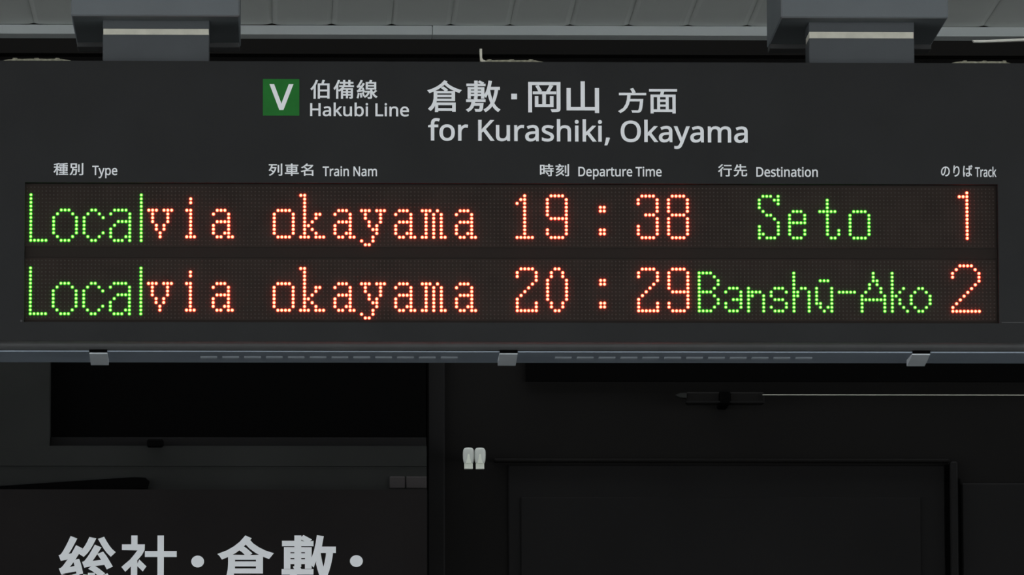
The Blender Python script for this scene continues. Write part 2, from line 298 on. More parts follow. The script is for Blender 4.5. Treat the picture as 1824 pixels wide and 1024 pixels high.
GLYPH_J = {
'の': '403,551 396,503 385,443 371,384 356,328 322,235 290,172 260,138 235,129 211,136 186,163 166,209 158,278 176,367 227,451 309,517|500,552 583,529 652,475 695,400 710,309 692,211 645,138 577,87 498,58 406,44 461,-38 611,2 718,74 785,177 808,306 783,435 713,541 603,612 459,638 305,608 179,528 95,412 64,273 78,172 115,96 169,47 233,29 298,48 355,102 405,188 449,308 466,371 480,435 492,499',
'ば': '218,667 114,676 108,604 97,535 83,442 72,338 67,236 70,150 77,75 88,9 103,-52 188,-46 184,-7 187,31 198,70 214,120 233,173 253,229 197,268 155,140 156,248 160,332 171,429 185,523 200,599|717,704 650,686 710,544 778,566|804,731 737,712 757,675 770,644 783,611 799,572 868,594|559,145 559,123 555,86 542,59 518,42 476,36 436,40 406,52 388,71 382,95 389,120 408,139 439,152 481,157 503,157 525,154 546,150|649,674 543,674 547,611 547,511 476,510 316,517 316,433 475,428 547,429 555,223 486,230 407,219 346,189 308,145 294,89 308,32 346,-11 407,-38 489,-47 567,-34 618,1 645,50 652,104 650,109 666,94 699,71 731,44 775,7 826,81 781,118 740,148 694,177 649,198 640,434 791,451 791,536 639,516 641,611',
'り': '312,699 208,703 200,619 192,557 183,482 176,405 173,335 174,294 176,256 179,223 184,186 276,193 272,232 271,259 272,283 273,308 296,397 345,483 410,548 483,574 536,557 575,511 600,439 609,345 584,209 515,117 411,60 263,25 318,-54 478,-9 599,68 678,184 706,346 691,473 648,570 580,633 494,655 409,636 338,587 282,521 262,462 274,501 284,567 296,632',
'伯': '501,747 489,700 478,659 465,618 454,585 308,585 308,-77 398,-77 398,-36 691,-36 691,-72 785,-72 785,585 548,585 603,729|398,238 691,238 691,47 398,47|398,320 398,505 691,505 691,320|234,743 192,626 143,523 85,433 13,351 69,278 143,375 137,-81 228,-81 228,497 253,547 277,601 298,658 322,724',
'倉': '257,304 613,304 613,263 254,263|258,366 258,403 613,403 613,366|343,543 383,516 410,494 433,472 441,464 168,467 168,337 163,255 145,168 104,83 24,-3 91,-60 140,-16 174,27 201,72 206,107 198,-88 280,-88 280,-56 629,-56 629,-78 715,-78 715,163 236,163 244,200 701,200 701,467 486,463 529,490 499,518 473,540 445,562 410,585|280,13 280,93 629,93 629,13|434,749 352,660 254,588 141,529 4,480 28,457 39,443 49,428 63,407 176,451 275,503 366,565 438,630 507,567 598,505 697,454 806,415 868,490 748,527 647,573 556,629 493,686 515,713',
'備': '196,746 158,638 117,543 70,457 13,379 62,296 127,400 121,-77 209,-77 209,537 228,580 245,624 262,670 280,724|609,741 609,655 488,655 488,741 400,741 400,655 267,655 267,576 400,576 400,510 242,510 242,430 363,433 336,403 295,365 250,331 190,298 245,229 315,283 312,-77 400,-77 400,56 514,56 514,-58 599,-58 599,56 712,56 712,-2 712,-5 713,-4 715,-4 713,-4 637,-5 664,-75 702,-75 727,-74 749,-71 768,-65 783,-55 793,-41 798,-24 799,-3 799,379 420,377 460,430 839,430 839,510 698,510 698,576 817,576 817,655 698,655 698,741|488,510 488,576 609,576 609,510|514,183 514,125 400,125 400,183|599,183 712,183 712,125 599,125|514,251 400,251 400,306 514,306|599,251 599,306 712,306 712,251',
'先': '392,744 392,608 266,608 298,708 206,726 183,645 155,571 121,500 71,429 150,390 178,426 199,459 218,495 232,527 392,527 392,368 41,368 41,286 267,286 252,196 215,111 148,41 21,-17 44,-37 55,-51 65,-65 78,-86 214,-19 295,67 341,172 361,286 505,286 505,37 509,-10 528,-43 563,-60 615,-65 740,-65 789,-57 822,-27 839,27 849,118 824,125 808,131 794,138 765,152 759,71 753,33 745,19 732,16 623,16 605,17 599,20 597,25 595,38 595,286 835,286 835,368 483,368 483,527 772,527 772,608 483,608 483,744',
'列': '549,643 549,135 639,135 639,643|730,740 730,15 729,9 729,8 728,6 722,6 598,6 628,-76 684,-75 721,-74 752,-70 777,-64 797,-52 811,-36 819,-13 821,15 821,740|141,263 186,232 221,205 254,178 274,157 235,106 183,58 126,19 49,-16 71,-37 81,-51 90,-65 104,-87 246,-2 355,117 436,276 488,489 434,505 420,502 241,502 271,616 512,616 512,697 41,697 41,616 180,616 158,530 125,439 84,359 30,284 99,228 137,278 165,324 191,375 211,423 386,423 376,375 359,319 339,268 322,230 194,325',
'別': '507,639 507,135 595,135 595,639|721,728 721,18 720,10 719,7 717,5 710,4 560,4 593,-80 656,-80 701,-78 737,-74 765,-67 786,-55 801,-38 809,-14 812,17 812,728|156,627 354,627 354,476 156,476|71,704 71,399 166,399 156,288 133,169 90,64 11,-29 34,-43 45,-54 56,-65 74,-86 146,-12 190,68 221,158 238,246 360,246 354,144 346,69 337,23 329,3 327,0 324,-2 318,-3 309,-3 192,0 205,-25 210,-39 213,-54 217,-76 336,-76 356,-73 373,-68 388,-59 402,-47 419,-12 431,49 440,146 448,286 449,322 249,322 255,399 442,399 442,704',
'刻': '732,734 732,15 732,9 731,6 730,5 723,4 588,4 618,-76 678,-76 719,-74 751,-71 777,-64 797,-53 812,-37 820,-14 822,15 822,734|576,644 576,137 663,137 663,644|397,517 343,429 190,419 214,442 246,480 277,520 302,557 538,557 538,636 353,636 346,656 332,686 315,717 292,750 206,729 229,696 242,671 253,647 256,635 35,636 35,557 201,559 181,530 153,493 129,465 114,447 100,435 88,424 78,417 56,411 85,333 111,340 142,344 203,349 285,358 241,316 182,267 119,224 39,183 96,116 214,188 314,272 402,371 481,492|456,351 374,235 279,139 168,59 33,-10 90,-80 168,-40 234,2 298,49 351,95 381,65 418,28 451,-7 486,-43 553,13 516,49 480,84 440,120 411,149 438,181 472,223 503,266 538,320',
'名': '209,463 257,431 292,404 326,376 344,357 281,326 201,294 120,268 22,245 69,168 208,209 208,-78 299,-78 299,-33 664,-33 664,-78 756,-78 756,307 415,302 507,354 603,431 685,519 756,627 697,661 682,657 392,654 450,728 350,748 298,679 234,614 153,552 40,491 64,472 77,460 88,446 103,427 173,465 229,501 279,540 321,578 623,581 589,538 539,487 482,440 427,401 281,512|664,46 299,46 299,228 664,228',
'山': '82,562 82,-11 702,-11 702,-76 794,-76 794,563 702,563 702,74 483,74 483,735 390,735 390,74 174,74 174,562',
'岡': '229,596 255,552 273,516 288,481 304,442 385,470 308,620|65,698 65,-79 154,-79 154,618 725,618 725,15 725,9 724,6 723,5 717,4 584,3 615,-70 673,-70 714,-69 746,-66 771,-59 791,-49 806,-33 813,-12 815,14 815,698|220,336 220,56 654,56 654,336 570,336 570,131 477,131 477,384 715,384 715,457 569,456 652,601 561,623 540,576 521,533 499,491 481,457 171,457 171,384 392,384 392,131 302,131 302,336',
'敷': '60,572 60,265 139,265 139,337 223,337 223,293 309,293 309,337 390,337 390,268 473,268 473,571 421,571 309,572 309,597 502,597 502,665 443,662 470,690 357,748 307,704 391,660 309,665 309,743 223,743 223,665 30,665 30,597 223,597 223,572|223,510 223,483 139,483 139,510|309,510 390,510 390,483 309,483|223,425 223,395 139,395 139,425|309,425 390,425 390,395 309,395|205,290 226,250 23,251 23,182 156,182 146,127 123,69 86,21 15,-25 38,-42 49,-53 58,-65 71,-83 132,-46 172,-7 203,38 221,82 357,82 355,51 350,23 346,6 342,-2 340,-4 337,-5 333,-6 325,-6 230,-1 253,-73 353,-74 370,-72 385,-68 399,-61 411,-52 425,-31 435,3 442,51 449,117 452,152 241,152 245,182 502,182 502,251 315,251 283,311|609,500 723,500 714,431 699,357 681,289 670,237 659,290 640,359 625,432 612,506|575,747 556,629 532,527 500,436 455,354 513,289 560,386 565,331 582,267 602,206 622,153 592,107 554,62 510,22 449,-18 500,-87 560,-46 604,-7 643,37 666,74 687,37 721,-7 759,-45 810,-82 868,-18 815,20 777,58 743,103 716,151 747,224 774,311 796,405 811,500 854,500 854,580 631,580 661,733',
'方': '368,721 391,679 408,644 423,610 428,593 47,593 47,511 285,511 273,368 238,220 165,89 20,-20 45,-38 58,-50 69,-64 85,-84 204,-3 281,91 331,199 358,307 648,307 638,189 625,99 611,44 596,17 591,13 584,11 575,9 563,9 397,14 413,-13 419,-28 424,-44 428,-67 586,-69 611,-67 633,-61 653,-51 671,-36 696,5 715,77 730,188 743,348 747,389 372,389 382,511 832,511 832,593 470,587 528,606 512,644 496,677 478,712 454,752',
'時': '370,185 413,140 444,99 471,60 496,16 574,60 547,104 518,143 485,183 444,225|540,745 540,640 356,640 356,563 540,563 540,470 319,470 319,393 655,393 655,312 324,312 324,235 655,235 655,9 655,4 655,3 655,2 649,1 515,2 545,-78 603,-78 642,-76 675,-73 701,-66 722,-56 736,-40 743,-19 745,8 745,235 848,235 848,312 745,312 745,393 856,393 856,470 630,470 630,563 820,563 820,640 630,640 630,745|242,355 242,171 140,171 140,355|242,433 140,433 140,609 242,609|54,687 54,22 140,22 140,93 329,93 329,687',
'種': '367,477 367,178 549,178 549,133 357,133 357,63 549,63 549,12 307,12 307,-61 857,-61 857,12 637,12 637,63 827,63 827,133 637,133 637,178 823,178 823,477 637,477 637,518 841,518 841,590 637,590 637,638 681,643 735,650 784,657 846,670 791,735 696,718 589,706 472,697 341,690 365,622 549,631 549,590 330,590 330,518 549,518 549,477|450,297 549,297 549,245 450,245|637,297 738,297 738,245 637,245|450,410 549,410 549,359 450,359|637,410 738,410 738,359 637,359|320,734 255,710 186,691 111,674 21,658 49,591 173,613 173,497 30,497 30,418 160,419 135,354 98,279 57,211 10,151 57,75 103,132 136,188 168,250 181,305 173,-77 263,-77 257,295 330,185 386,253 263,377 263,418 372,418 372,497 263,497 263,631 382,668',
'線': '470,455 720,455 720,395 470,395|470,581 720,581 720,523 470,523|145,173 154,117 160,67 164,18 167,-34 244,-21 219,184|63,183 54,118 44,64 33,12 15,-40 91,-66 108,-10 120,45 131,103 141,170|225,188 241,143 253,105 263,68 273,26 345,47 334,88 324,125 311,163 294,206|773,314 745,284 720,258 694,232 680,216 675,230 664,255 654,280 646,305 646,325 808,325 808,652 615,651 652,727 553,747 522,652 384,652 384,325 559,325 559,3 559,-1 560,0 561,-1 556,-2 451,-2 478,-80 526,-80 559,-79 586,-75 609,-69 627,-58 639,-42 645,-22 646,2 639,154 657,102 697,46 743,-1 803,-44 863,22 811,53 774,84 741,121 717,156 843,263|352,270 352,197 461,198 439,149 402,98 358,56 298,20 352,-40 427,10 485,74 532,153 568,255 515,272 502,270|50,198 78,208 109,215 172,226 265,241 275,189 352,210 343,259 331,307 316,357 296,413 221,397 247,310 156,294 200,345 251,416 299,490 350,574 271,616 202,495 138,486 166,527 200,585 233,646 268,716 183,749 149,670 117,605 88,553 67,521 56,503 45,490 35,481 15,473 44,397 66,403 86,407 120,413 155,421 91,336 73,315 57,298 44,286 20,277',
'行': '368,692 368,611 824,611 824,692|230,747 184,692 134,642 79,594 13,546 67,479 138,532 199,587 257,646 317,713|330,450 330,369 625,369 625,16 624,9 624,7 622,6 614,5 460,6 490,-76 557,-77 603,-76 640,-73 669,-66 691,-54 706,-37 714,-14 716,14 716,369 848,369 848,450|264,559 207,479 147,408 82,343 4,283 67,214 160,305 156,-82 245,-82 245,387 270,418 295,452 319,486 350,530',
'車': '126,539 126,180 389,180 389,127 34,127 34,49 389,49 389,-82 482,-82 482,49 845,49 845,127 482,127 482,180 753,180 753,539 482,539 482,586 815,586 815,665 482,665 482,743 389,743 389,665 60,665 60,586 389,586 389,539|214,325 389,325 389,253 214,253|482,325 662,325 662,253 482,253|214,466 389,466 389,395 214,395|482,466 662,466 662,395 482,395',
'面': '353,283 514,283 514,202 353,202|353,355 353,434 514,434 514,355|353,131 514,131 514,47 353,47|38,687 38,605 373,605 354,513 79,513 79,-79 167,-79 167,-33 705,-33 705,-79 797,-79 797,513 448,513 475,605 840,605 840,687|167,47 167,434 268,434 268,47|705,47 599,47 599,434 705,434',
}
GLYPH_S = {
'倉': '267,298 602,298 602,269 266,269|269,372 269,397 602,397 602,372|325,543 376,511 402,489 425,468 424,468 157,473 157,337 152,256 134,170 95,86 9,-4 91,-69 149,-20 184,23 211,69 202,97 186,-94 292,-94 292,-62 618,-62 618,-84 726,-84 726,169 251,169 252,194 713,194 713,473 504,466 546,489 507,522 480,545 451,567 410,593|292,19 292,87 618,87 618,19|431,756 344,665 248,594 137,535 -14,482 19,453 30,439 40,425 58,400 181,446 281,498 373,561 438,622 500,562 592,500 692,449 810,408 886,493 752,533 652,579 563,634 508,687 533,715',
'敷': '49,578 49,259 151,259 151,331 212,331 212,287 320,287 320,331 379,331 379,262 484,262 484,577 421,577 320,578 320,591 513,591 513,671 460,666 488,691 355,756 289,702 373,662 320,671 320,749 212,749 212,671 18,671 18,591 212,591 212,578|212,504 212,489 151,489 151,504|320,504 379,504 379,489 320,489|212,419 212,401 151,401 151,419|320,419 379,419 379,401 320,401|189,294 210,255 12,257 12,176 143,176 135,129 113,72 78,25 -3,-25 31,-47 40,-57 49,-68 68,-92 139,-51 181,-11 213,35 228,76 345,76 343,52 339,24 335,8 333,2 335,2 335,1 332,0 325,0 215,5 245,-79 354,-80 372,-78 389,-73 405,-66 420,-56 436,-33 446,1 453,50 460,117 464,158 255,158 255,176 513,176 513,257 322,257 289,318|618,494 710,494 703,432 688,359 670,291 670,247 670,292 651,361 636,433 624,506|566,754 545,630 521,529 489,439 442,354 515,279 557,376 554,330 571,265 591,204 609,154 583,110 546,66 503,27 434,-16 497,-96 567,-51 612,-11 652,33 666,64 677,33 712,-11 751,-49 812,-91 884,-17 822,24 785,62 753,107 729,152 758,222 785,309 807,404 820,494 865,494 865,586 645,586 674,738',
'社': '175,1027 175,820 287,820 287,1027|8,870 8,770 410,760 418,870|418,870 300,780 165,610 0,470 70,385 275,580 365,680 415,770|170,630 170,0 284,0 284,630|320,602 270,500 383,390 448,480|645,1027 645,50 759,50 759,1027|420,752 420,647 990,647 990,752|385,130 385,25 991,25 991,130',
'総': '663,171 705,111 731,62 751,14 774,-45 868,-2 846,52 822,101 795,151 754,210|475,742 439,669 405,612 365,561 298,504 389,449 451,509 496,568 536,635 581,722|701,745 606,714 653,635 695,569 742,510 805,451 881,519 821,569 780,620 742,676|457,275 523,240 562,212 597,184 641,146 718,208 669,245 631,274 589,302 533,331|454,215 454,10 458,-30 477,-61 512,-76 558,-80 661,-80 703,-74 734,-49 750,-6 759,68 727,75 715,79 703,85 663,101 655,32 651,8 651,3 649,2 568,2 558,3 560,3 563,3 562,12 562,215|382,195 367,131 353,82 336,36 303,-18 400,-53 433,5 452,57 468,113 483,181|137,178 147,116 153,66 158,17 161,-42 262,-28 234,191|53,190 43,119 33,65 22,14 1,-44 98,-74 119,-11 131,43 142,102 154,175|218,192 239,138 252,98 262,59 275,9 369,34 356,82 345,121 331,162 310,213|398,289 439,300 481,307 570,317 708,332 744,265 837,308 802,365 770,416 735,469 687,528 596,492 656,407 523,390 544,416 581,467 616,520 661,589 559,629 514,552 478,494 446,448 424,420 412,404 400,392 392,385 363,375|44,190 82,202 114,210 181,221 272,236 283,181 381,206 369,260 357,308 342,359 318,421 223,401 248,317 173,299 209,342 261,412 310,486 368,575 270,622 201,502 155,492 177,524 213,582 247,643 288,719 186,756 145,671 111,606 81,554 61,522 49,505 38,492 30,484 2,474 37,389 70,397 89,402 124,407 144,417 84,337 66,316 50,299 38,289 7,278',
}
ADV = {',': 215, 'D': 585, 'H': 594, 'K': 496, 'L': 420, 'N': 609, 'O': 626, 'T': 446, 'V': 481, 'a': 450, 'b': 493, 'c': 385, 'e': 452, 'f': 276, 'h': 496, 'i': 207, 'k': 428, 'm': 750, 'n': 496, 'o': 485, 'p': 493, 'r': 331, 's': 384, 't': 289, 'u': 496, 'y': 409, ' ': 209}
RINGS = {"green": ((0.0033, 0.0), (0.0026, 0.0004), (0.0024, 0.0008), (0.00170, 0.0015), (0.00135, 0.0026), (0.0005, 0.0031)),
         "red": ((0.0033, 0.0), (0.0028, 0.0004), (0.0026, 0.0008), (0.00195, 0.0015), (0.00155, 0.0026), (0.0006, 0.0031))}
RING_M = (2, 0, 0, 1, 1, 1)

# ------------------------------------------------------------------ setting
CEIL_Y = 2.8
ceil_z = mZ(45.5, 900, CEIL_Y)
roof_top = ceil_z + 0.30
tag(MB().box(-14, 14, -30, 9, -0.1, 0.0).build('floor', M['floor']), kind='structure')

# slatted canopy soffit: every plank is a piece of its own, its edges curl up at the joints
ceiling = MB().box(-14, 14, -5.5, CEIL_Y + 0.02, ceil_z + 0.045, roof_top).build('ceiling', M['roof'])
tag(ceiling, kind='structure')
PW = mX(1120, 45, CEIL_Y) - mX(697, 45, CEIL_Y)
PW /= 4.0
x_joint = mX(697, 45, CEIL_Y)
prof = []
NP = 12
for i in range(NP + 1):
    t = i / NP
    e = abs(2 * t - 1)
    prof.append((t * PW * 0.998, 0.0030 * e ** 8))
prof += [(PW * 0.998, 0.012), (0.0, 0.012)]
pm = MB().extrude_y(prof, -5.4, CEIL_Y)
plank0 = pm.build('plank', M['plank'], ceiling)
plank0.location = (x_joint, 0, ceil_z)
for k in range(-11, 16):
    if k == 0: continue
    c = plank0.copy()
    c.location = (x_joint + k * PW, random.uniform(-0.001, 0.001) * 0, ceil_z + random.uniform(-0.0004, 0.0004))
    COL.objects.link(c)

# white fascia trim at the far edge of the soffit, in butted lengths
zt, zb = mZ(46.3, 900, CEIL_Y - 0.004), mZ(62.5, 900, CEIL_Y - 0.004)
dl = 0.050
fascia = MB().box(-5, 5, CEIL_Y + 0.016, CEIL_Y + 0.021, zb + 0.003, zt + 0.001).build('trim_1', M['trim'])
tag(fascia, kind='structure')
xs = [-4.8, mX(-1060, 55, CEIL_Y), mX(770, 55, CEIL_Y), mX(2600, 55, CEIL_Y), 4.8]
for i in range(4):
    g = 0.0007
    zo = 0.0006 if i == 2 else 0.0
    pr = [(CEIL_Y - 0.004, zt + zo), (CEIL_Y - 0.004, zb + 0.0008), (CEIL_Y - 0.0032, zb), (CEIL_Y + dl, zb - 0.0005),
          (CEIL_Y + dl, zb + 0.004), (CEIL_Y + 0.002, zb + 0.004), (CEIL_Y + 0.002, zt + zo)]
    MB().extrude_x(pr, xs[i] + g, xs[i + 1] - g).build('fascia_board', M['trim'], fascia)

# dark back wall of the station building
WY = 3.40
wall = MB().box(-14, 14, WY, WY + 0.25, 0.0, roof_top + 0.6).build('wall_back', M['dark'])
tag(wall, kind='structure')
zz = mZ(93, 912, WY - 0.06)
MB().box(-5, 5, WY - 0.05, WY, zz - 0.003, roof_top).build('lintel_sheet', M['lintel'], wall)

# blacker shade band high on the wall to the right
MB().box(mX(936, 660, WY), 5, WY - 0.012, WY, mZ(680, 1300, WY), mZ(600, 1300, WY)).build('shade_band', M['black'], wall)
# pilaster between the case and the doors
MB().box(mX(761, 760, WY), mX(792, 760, WY), WY - 0.02, WY, 0.1, mZ(600, 780, WY), bev=0.003).build('pilaster_strip', M['dark2'], wall)

# big flush door leaf on the right, set back behind a narrow reveal
z1 = mZ(827, 1300, WY)
dw = thing('door_1', (mX(1300, 900, WY), WY, 0.02), kind='structure')
part(MB().box(mX(905, 900, WY), mX(1683, 900, WY), WY - 0.006, WY, 0.02, z1 - 0.002, bev=0.002), 'door_leaf', M['dark2'], dw)
part(MB().box(mX(927, 900, WY), mX(1640, 900, WY), WY - 0.0105, WY - 0.004, 0.15, mZ(886, 1300, WY), bev=0.002), 'raised_panel', M['dark2'], dw)
part(MB().box(mX(880, 900, WY), mX(1691, 900, WY), WY - 0.022, WY, z1 + 0.003, z1 + 0.010, bev=0.002), 'head_trim', M['dark'], dw)
part(MB().box(mX(1691.5, 900, WY), mX(1704, 900, WY), WY - 0.030, WY, 0.02, z1 + 0.004, bev=0.003), 'jamb', M['dark2'], dw)
part(MB().box(mX(1683.5, 900, WY), mX(1691, 900, WY), WY - 0.002, WY, 0.02, z1, 0), 'black_gap_strip', M['black'], dw)  # black strip standing in for the recess shadow at the leaf's right edge
z2 = mZ(861, 1760, WY)
dw2 = thing('door_2', (mX(1900, 900, WY), WY, 0.02), kind='structure')
part(MB().box(mX(1712, 900, WY), mX(2500, 900, WY), WY - 0.012, WY, 0.02, z2, bev=0.003), 'door_leaf', M['dark2'], dw2)
part(MB().box(mX(1736, 900, WY), mX(2480, 900, WY), WY - 0.015, WY - 0.010, 0.2, z2 - 0.22, bev=0.002), 'raised_panel', M['dark2'], dw2)
part(MB().box(mX(1704.5, 900, WY), mX(1711, 900, WY), WY - 0.002, WY, 0.02, z2 + 0.01), 'black_gap_strip', M['black'], dw2)  # black strip for the dark groove beside the leaf

# dark window with a dim grey surround, behind the left half of the board
CY = 3.30
wn = thing('window_1', (mX(424, 760, CY), CY, mZ(872, 424, CY)), kind='structure')
part(MB().box(mX(-500, 760, CY), mX(88, 760, CY), CY, WY, mZ(793.6, 40, CY), mZ(560, 40, CY), bev=0.0), 'side_panel', M['case'], wn)
part(MB().box(mX(-500, 760, CY), mX(760, 760, CY), CY, WY, mZ(829.95, 424, CY), mZ(794, 424, CY), bev=0.0), 'sill', M['case'], wn)
part(MB().box(mX(-500, 760, CY), mX(760, 760, CY), CY + 0.002, WY, mZ(872, 424, CY), mZ(830.5, 424, CY), bev=0.0), 'apron', M['case'], wn)
part(MB().box(mX(88.5, 760, CY), mX(760, 760, CY), CY + 0.05, WY, mZ(793, 424, CY), mZ(774, 424, CY) - 0.001, bev=0.001), 'bottom_rail', M['dark2'], wn)
part(MB().box(mX(88.5, 760, CY), mX(760, 760, CY), CY + 0.07, CY + 0.076, mZ(790, 424, CY), mZ(560, 424, CY)), 'pane', M['black'], wn)
part(MB().box(mX(262, 788, CY), mX(291, 788, CY), CY - 0.015, CY + 0.06, mZ(797, 276, CY), mZ(783, 276, CY), bev=0.003), 'catch', M['black'], wn)

# pair of small brownish plates fixed at the right end of the apron
for i, (p0, p1) in enumerate(((694, 721.5), (723.5, 760))):
    PY = CY - 0.006
    o = MB().box(mX(p0, 860, PY), mX(p1, 860, PY), PY, PY + 0.026, mZ(869.5, 727, PY), mZ(848.5, 727, PY), bev=0.0015).build('wall_plate', M['case2'])
    tag(o, ('narrower dim grey-brown plate above the lower sign, left of a pair',
            'wider dim grey-brown plate above the lower sign, right of a pair')[i], 'plate', 'plates above the lower sign')

# black tapered bar lying along the apron at far left
BY = CY - 0.03
pts = [(-40, 871), (262, 870), (266, 857), (259, 850.5), (240, 849.5), (-40, 868)]
pp = [(mX(x, y, BY), mZ(y, x, BY)) for x, y in pts]
tag(MB().extrude_y(pp, BY, BY + 0.03).build('tapered_bar', M['black']),
    'black tapered bar lying above the lower sign at far left', 'bar')

# ------------------------------------------------------------------ glyph helpers
def tri(enc):
    vs, es, cs = [], [], []
    for P in enc.split('|'):
        pts = [tuple(map(int, p.split(','))) for p in P.split()]
        b, n = len(vs), len(pts)
        q = [(x / 1000, y / 1000) for x, y in pts]
        vs += [Vector(p) for p in q]
        es += [(b + i, b + (i + 1) % n) for i in range(n)]
        cs.append(q)
    V, E, Fc, *_ = delaunay_2d_cdt(vs, es, [], 0, 1e-5)
    out = []
    for f in Fc:
        x = sum(V[i].x for i in f) / len(f)
        y = sum(V[i].y for i in f) / len(f)
        w = 0
        for P in cs:
            for i in range(len(P)):
                (x0, y0), (x1, y1) = P[i - 1], P[i]
                if (y0 <= y) != (y1 <= y):
                    if x0 + (y - y0) / (y1 - y0) * (x1 - x0) > x:
                        w += 1 if y1 > y0 else -1
        if w: out.append(tuple(f))
    return [(v.x, v.y) for v in V], out


CACHE = {}
def glyph(tbl, ch):
    k = (id(tbl), ch)
    if k not in CACHE: CACHE[k] = tri(tbl[ch])
    return CACHE[k]


EM = {}
def layout(tbl, text):
    """list of (points, faces) laid out along x in font units"""
    x, out = 0.0, []
    if tbl is not GLYPH_L:
        w = [p[0] for p in glyph(tbl, '倉')[0]]
        em = (max(w) - min(w)) / 0.93
    for ch in text:
        if ch == ' ':
            x += ADV[' '] / 1000 if tbl is GLYPH_L else em
            continue
        V, Fc = glyph(tbl, ch)
        out.append(([(vx + x, vy) for vx, vy in V], Fc))
        x += ADV[ch] / 1000 if tbl is GLYPH_L else em
    return out


def fit(mb, tbl, text, px0, px1, ptop, pbase, Y=0.0, slope=0.0, th=0.0004, ref=None):
    """vinyl lettering: the ink box of the word fills px0..px1; ref (a letter) sets the height ptop..pbase"""
    gl = layout(tbl, text)
    xs_ = [p[0] for V, _ in gl for p in V]
    if ref:
        ys_ = [p[1] for p in glyph(tbl, ref)[0]]
        y0 = 0.0
    else:
        ys_ = [p[1] for V, _ in gl for p in V]
        y0 = min(ys_)
    xa, xb, y1 = min(xs_), max(xs_), max(ys_)
    pc, py = (px0 + px1) / 2, pbase
    X0, X1 = mX(px0, py, Y), mX(px1, py, Y)
    Z0, Z1 = mZ(pbase, pc, Y), mZ(ptop, pc, Y)
    sx, sz = (X1 - X0) / (xb - xa), (Z1 - Z0) / (y1 - y0)
    for V, Fc in gl:
        P = []
        for x, y in V:
            X = X0 + (x - xa) * sx
            P.append((X, Z0 + (y - y0) * sz + slope * (X - (X0 + X1) / 2)))
        n = len(P)
        vs_ = [(x, Y - th, z) for x, z in P] + [(x, Y + 0.0002, z) for x, z in P]
        fs_ = [tuple(f) for f in Fc]
        cnt = {}
        for f in Fc:
            for i in range(len(f)):
                e = (f[i], f[(i + 1) % len(f)])
                cnt[e] = 1
        side = [(e[0], e[1], e[1] + n, e[0] + n) for e in cnt if (e[1], e[0]) not in cnt]
        mb.add(vs_, fs_ + side)
    return mb


def disc(mb, px, py, w, h, Y, th=0.0004, n=28):
    cx, cz = mX(px, py, Y), mZ(py, px, Y)
    rx = (mX(px + w / 2, py, Y) - mX(px - w / 2, py, Y)) / 2
    rz = (mZ(py - h / 2, px, Y) - mZ(py + h / 2, px, Y)) / 2
    return mb.extrude_y([(cx + rx * math.cos(i * math.tau / n), cz + rz * math.sin(i * math.tau / n)) for i in range(n)], Y - th, Y)


# ------------------------------------------------------------------ lower station sign
SY = 3.22
sg = thing('station_sign', (mX(330, 950, SY), SY, mZ(1180, 330, SY)),
           'black station sign with big white characters below the departure board, at lower left', 'sign')
part(MB().box(mX(-400, 950, SY), mX(760, 950, SY), SY, SY + 0.09, mZ(1180, 330, SY), mZ(871.5, 330, SY), bev=0.0), 'sign_panel', M['sign'], sg)
part(MB().box(mX(-410, 950, SY), mX(761.5, 950, SY), SY + 0.012, SY + 0.10, mZ(1190, 330, SY), mZ(871, 330, SY), bev=0.002), 'sign_casing', M['dark'], sg)
for ch, x0, x1, y0, y1 in (('総', 103.9, 205.8, 954.6, 1056), ('社', 216, 314.6, 953.7, 1057),
                           ('倉', 387, 487.6, 953.6, 1056), ('敷', 499.8, 600.4, 952.8, 1056.5)):
    part(fit(MB(), GLYPH_S, ch, x0, x1, y0, y1, SY), 'sign_character', M['letter'], sg, 'large white character ' + ch)
part(disc(MB(), 352.1, 1000, 22.8, 21, SY), 'sign_dot', M['letter'], sg, 'round white separator dot')
part(disc(MB(), 634.8, 999.2, 23, 20.8, SY), 'sign_dot', M['letter'], sg, 'round white separator dot')

